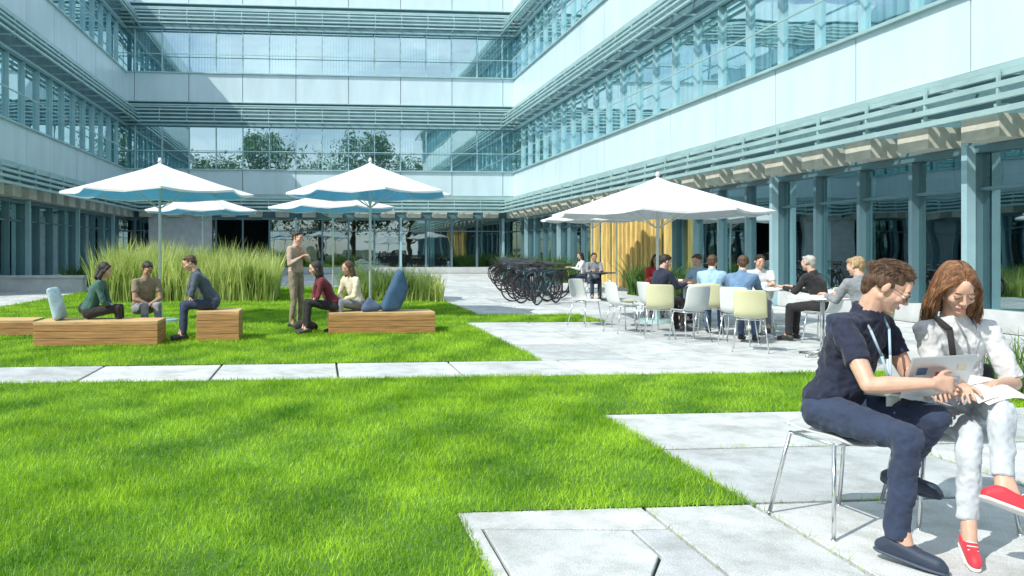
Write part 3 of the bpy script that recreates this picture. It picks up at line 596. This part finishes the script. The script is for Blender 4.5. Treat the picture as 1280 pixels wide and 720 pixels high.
for i in range(32):
    y=19.6+i*.5+rd.uniform(-.1,.1); x=5.75+.19*(y-20.3)+rd.uniform(-.35,.35); bicycle(x,y,D(rd.uniform(180,225) if i%3 else rd.uniform(20,50)),BF[rd.choice([0,0,1,2])],rd.random()<.4)
q=MB()
for i in range(12):
    y=20.2+i*1.4; x=5.55+.19*(y-20.3); q.tube((x,y,0),(x,y,.75),.025,n=8); q.tube((x,y,.75),(x+.13,y+.7,.75),.025,n=8); q.tube((x+.13,y+.7,.75),(x+.13,y+.7,0),.025,n=8)
q.obj('bicycle_rack',DM,None,True)
# ---------------------------------------------------------------- umbrellas
def lerpz(a,b,t): return a+(b-a)*t**.86
UW=pbr('umbrella_fabric_white',(.82,.84,.86),.8,0,.02,3,.1,80,trans=.25); UB=pbr('umbrella_shade_blue',(.20,.60,.95),.8,0,.04,3,trans=.65); UG=pbr('umbrella_fabric_grey',(.62,.66,.70),.8,0,.03,3,trans=.4)  # UB: blue shade and glow under the canopies put into the colour
def umbrella(x,y,rad,ze,za,under,rot=0):
    par=empty('patio_umbrella',(x,y,0)); n=8; rings=7; sub=4
    for nm,mat,off in (('canopy',UW,0),('canopy_underside',under,-.012)):
        vs=[(x,y,za+off)];fs=[]; tot=n*sub
        for k in range(1,rings+1):
            t=k/rings
            for i in range(tot):
                a=rot+2*math.pi*i/tot; ph=(i%sub)/sub; sag=math.sin(math.pi*ph)
                cr=1/math.cos((ph-.5)*2*math.pi/n)
                rr=rad*t*cr*(1-.04*sag*t); z=lerpz(za,ze,t)-.05*sag*t
                vs.append((x+math.cos(a)*rr,y+math.sin(a)*rr,z+off))
        for i in range(tot):
            j=(i+1)%tot; fs.append((0,1+i,1+j))
            for k in range(rings-1): fs.append((1+k*tot+i,1+(k+1)*tot+i,1+(k+1)*tot+j,1+k*tot+j))
        if nm=='canopy':
            b=1+(rings-1)*tot; k0=len(vs)
            for i in range(tot): v=vs[b+i]; vs.append((v[0],v[1],v[2]-.035-.008*math.sin(i*2.1)))
            for i in range(tot): j=(i+1)%tot; fs.append((b+i,k0+i,k0+j,b+j))
        meshobj(nm,vs,fs,mat,None,par,False)
    q=MB(); q.tube((x,y,.05),(x,y,za+.09),.027,n=12); q.tube((x,y,za+.02),(x,y,za+.1),.045,.015,n=10)
    for i in range(n):
        a=rot+2*math.pi*i/n; c,s=math.cos(a),math.sin(a); q.tube((x,y,za-.035),(x+c*rad*1.02,y+s*rad*1.02,ze-.0),.010,n=5); q.tube((x,y,ze-.30),(x+c*rad*.5,y+s*rad*.5,lerpz(za,ze,.55)-.05),.008,n=5)
    q.obj('pole',M['white'],par,True)
    q=MB(); q.tube((x,y,.0),(x,y,.06),.34,.33,n=28); q.tube((x,y,.06),(x,y,.28),.05,n=12); q.obj('base',M['rail'],par)
umbrella(-2.98,15.3,1.62,2.42,2.98,UB,.2); umbrella(-3.5,24.4,1.6,2.52,3.05,UB,.5); umbrella(1.04,16.5,1.6,2.52,3.16,UB,.1); umbrella(.35,21.0,1.6,2.45,2.9,UB,.3); umbrella(6.31,14.5,1.85,2.05,2.72,UG,.25)
umbrella(8.9,25.5,1.6,2.35,2.9,UG,.25)
# ---------------------------------------------------------------- timber benches
WD=pbr('timber',(.40,.21,.08),.55,0,.32,5,.25,30,(.6,5,9)); WD2=pbr('timber_light',(.58,.39,.19),.55,0,.25,5,.25,30,(.6,9,5))
def bench(x,y,w,d,h,rot=0,name='timber_bench'):
    par=empty(name,(x,y,0)); c,s=math.cos(rot),math.sin(rot); T=lambda a,b,z:(x+a*c-b*s,y+a*s+b*c,z)
    q=MB(); q.box(-w/2+.03,w/2-.03,-d/2+.03,d/2-.03,.0,h-.03,T=T); q.obj('core',BLK,par)
    q=MB(); n=max(3,round(d/.12))
    for i in range(n): q.box(-w/2,w/2,-d/2+d*i/n+.003,-d/2+d*(i+1)/n-.003,h-.04,h,T=T)
    o=q.obj('top_planks',WD2,par); b=o.modifiers.new('b','BEVEL'); b.width=.004
    q=MB(); m=max(2,round(h/.12)); hh=(h-.045)/m
    for i in range(m):
        z0=.012+i*hh; z1=z0+hh-.005
        q.box(-w/2,w/2,-d/2,-d/2+.028,z0,z1,T=T); q.box(-w/2,w/2,d/2-.028,d/2,z0,z1,T=T); q.box(-w/2,-w/2+.028,-d/2+.03,d/2-.03,z0,z1,T=T); q.box(w/2-.028,w/2,-d/2+.03,d/2-.03,z0,z1,T=T)
    o=q.obj('side_planks',WD,par); b=o.modifiers.new('b','BEVEL'); b.width=.004
bench(-3.13,11.85,1.7,.62,.35); bench(-1.5,12.3,.62,.62,.45,0,'timber_stool'); bench(1.0,13.15,1.72,.65,.35,.02); bench(-5.0,13.3,1.0,.6,.25,.05)
def lounge(name,pts,mat,vox=.02):
    par=empty(name,tuple(pts[0][0])); figure('cushion',[sum([E(c,r) for c,r in pts],[])],mat,par,vox,6)
BLU=cloth((.03,.085,.17)); SKY=cloth((.36,.50,.58))
lounge('lounge_backrest',[((1.05,12.98,.40),.05),((1.05,13.35,.40),.05),((1.32,12.98,.98),.055),((1.32,13.35,.98),.055),((1.40,13.0,.72),.05),((1.40,13.3,.72),.05),((1.28,13.0,.42),.05)],BLU)
lounge('lounge_backrest',[((-3.72,11.7,.40),.05),((-3.72,12.05,.40),.05),((-3.82,11.7,.78),.04),((-3.82,12.05,.78),.04),((-3.66,11.75,.6),.04)],SKY)
lounge('bag',[((.72,12.95,.40),.06),((.95,12.98,.42),.06),((.8,13.0,.55),.04)],JEAN2); lounge('bag',[((-4.9,17.2,.13),.13),((-4.7,17.2,.13),.12),((-4.8,17.2,.3),.08)],BLK)
lounge('bag',[((-.35,13.3,.09),.08),((-.1,13.35,.08),.08),((-.2,13.3,.16),.06)],BLK)
lounge('shoulder_bag',[((3.42,3.82,.50),.05),((3.40,3.98,.50),.05),((3.42,3.84,.74),.035),((3.40,3.96,.74),.035)],BLK,.01)
J=seatedJ(-3.35,12.0,.35,D(5),.16,'lap',kz=.50,nod=.5); human('woman',J,GRN,BLK,SHB,DK,'long',long=True,k=.92)
J=seatedJ(-2.75,12.75,.35,D(-60),.18,'lap',kz=.5,nod=.6); human('man',J,KHA,GRY,SHB,DK,'short',skin=SK2)
J=seatedJ(-1.62,12.35,.45,D(195),.26,'lap',kz=.52,nod=.5); human('man',J,cloth((.06,.085,.12)),JEAN,SHB,BR,'long')
J=standJ(-.41,14.0,D(-40)); J['elL']=J['shL']+V((.1,-.12,-.2)); J['wrL']=J['shL']+V((-.02,-.25,-.02)); human('woman',J,BEI,KHA,SHB,DK,'long',k=.95)
J=seatedJ(.22,13.05,.35,D(190),.22,'lap',kz=.50,nod=.3); human('woman',J,MAR,BLK,SHB,DK,'long',long=True,k=.93)
J=seatedJ(.62,13.3,.35,D(215),.14,'lap',kz=.5,nod=.3); human('woman',J,CRM,GRY,SHB,BR,'long',long=True,k=.93)
# ---------------------------------------------------------------- light, sky, camera
w=bpy.data.worlds.new('World'); sc.world=w; w.use_nodes=True; nt=w.node_tree; N=nt.nodes; Lk=nt.links
sky=N.new('ShaderNodeTexSky'); sky.sky_type='NISHITA'; sky.sun_disc=False
to=V((-.62,-.36,.72)).normalized(); el=math.asin(to.z); sky.sun_elevation=el; sky.sun_rotation=math.atan2(to.x,to.y)%(2*math.pi); sky.dust_density=.7
tc=N.new('ShaderNodeTexCoord'); mp=N.new('ShaderNodeMapping'); mp.inputs['Scale'].default_value=(1,1,2.2); Lk.new(tc.outputs['Generated'],mp.inputs[0])
n=N.new('ShaderNodeTexNoise'); n.inputs['Scale'].default_value=2.2; n.inputs['Detail'].default_value=7; n.inputs['Roughness'].default_value=.55; Lk.new(mp.outputs[0],n.inputs['Vector'])
r=N.new('ShaderNodeValToRGB'); r.color_ramp.elements[0].position=.41; r.color_ramp.elements[1].position=.64; Lk.new(n.outputs['Fac'],r.inputs[0])
mx=N.new('ShaderNodeMix'); mx.data_type='RGBA'; mx.inputs[7].default_value=(10,11.2,11.8,1); Lk.new(r.outputs[0],mx.inputs[0]); Lk.new(sky.outputs[0],mx.inputs[6])  # white noise clouds added to lighten the glass reflections
bg=N['Background']; bg.inputs['Strength'].default_value=.15; Lk.new(mx.outputs[2],bg.inputs['Color'])
sl=bpy.data.lights.new('sun','SUN'); sl.energy=5; sl.angle=math.radians(.5); sl.color=(1,.95,.86); so_=link(bpy.data.objects.new('sun',sl)); so_.rotation_euler=(-to).to_track_quat('-Z','Y').to_euler(); so_.location=(-20,-12,25)
cam=bpy.data.cameras.new('camera'); cam.lens=36*1000/1280; cam.sensor_width=36; cam.shift_x=(640-487)/1280; cam.shift_y=-48/1280; cam.clip_end=1500; cam.clip_start=.05
co=link(bpy.data.objects.new('camera',cam)); co.location=(0,0,1.36); co.rotation_euler=(math.pi/2,0,math.radians(-5)); sc.camera=co
sc.view_settings.view_transform='Standard'; sc.view_settings.look='None'; sc.view_settings.exposure=0
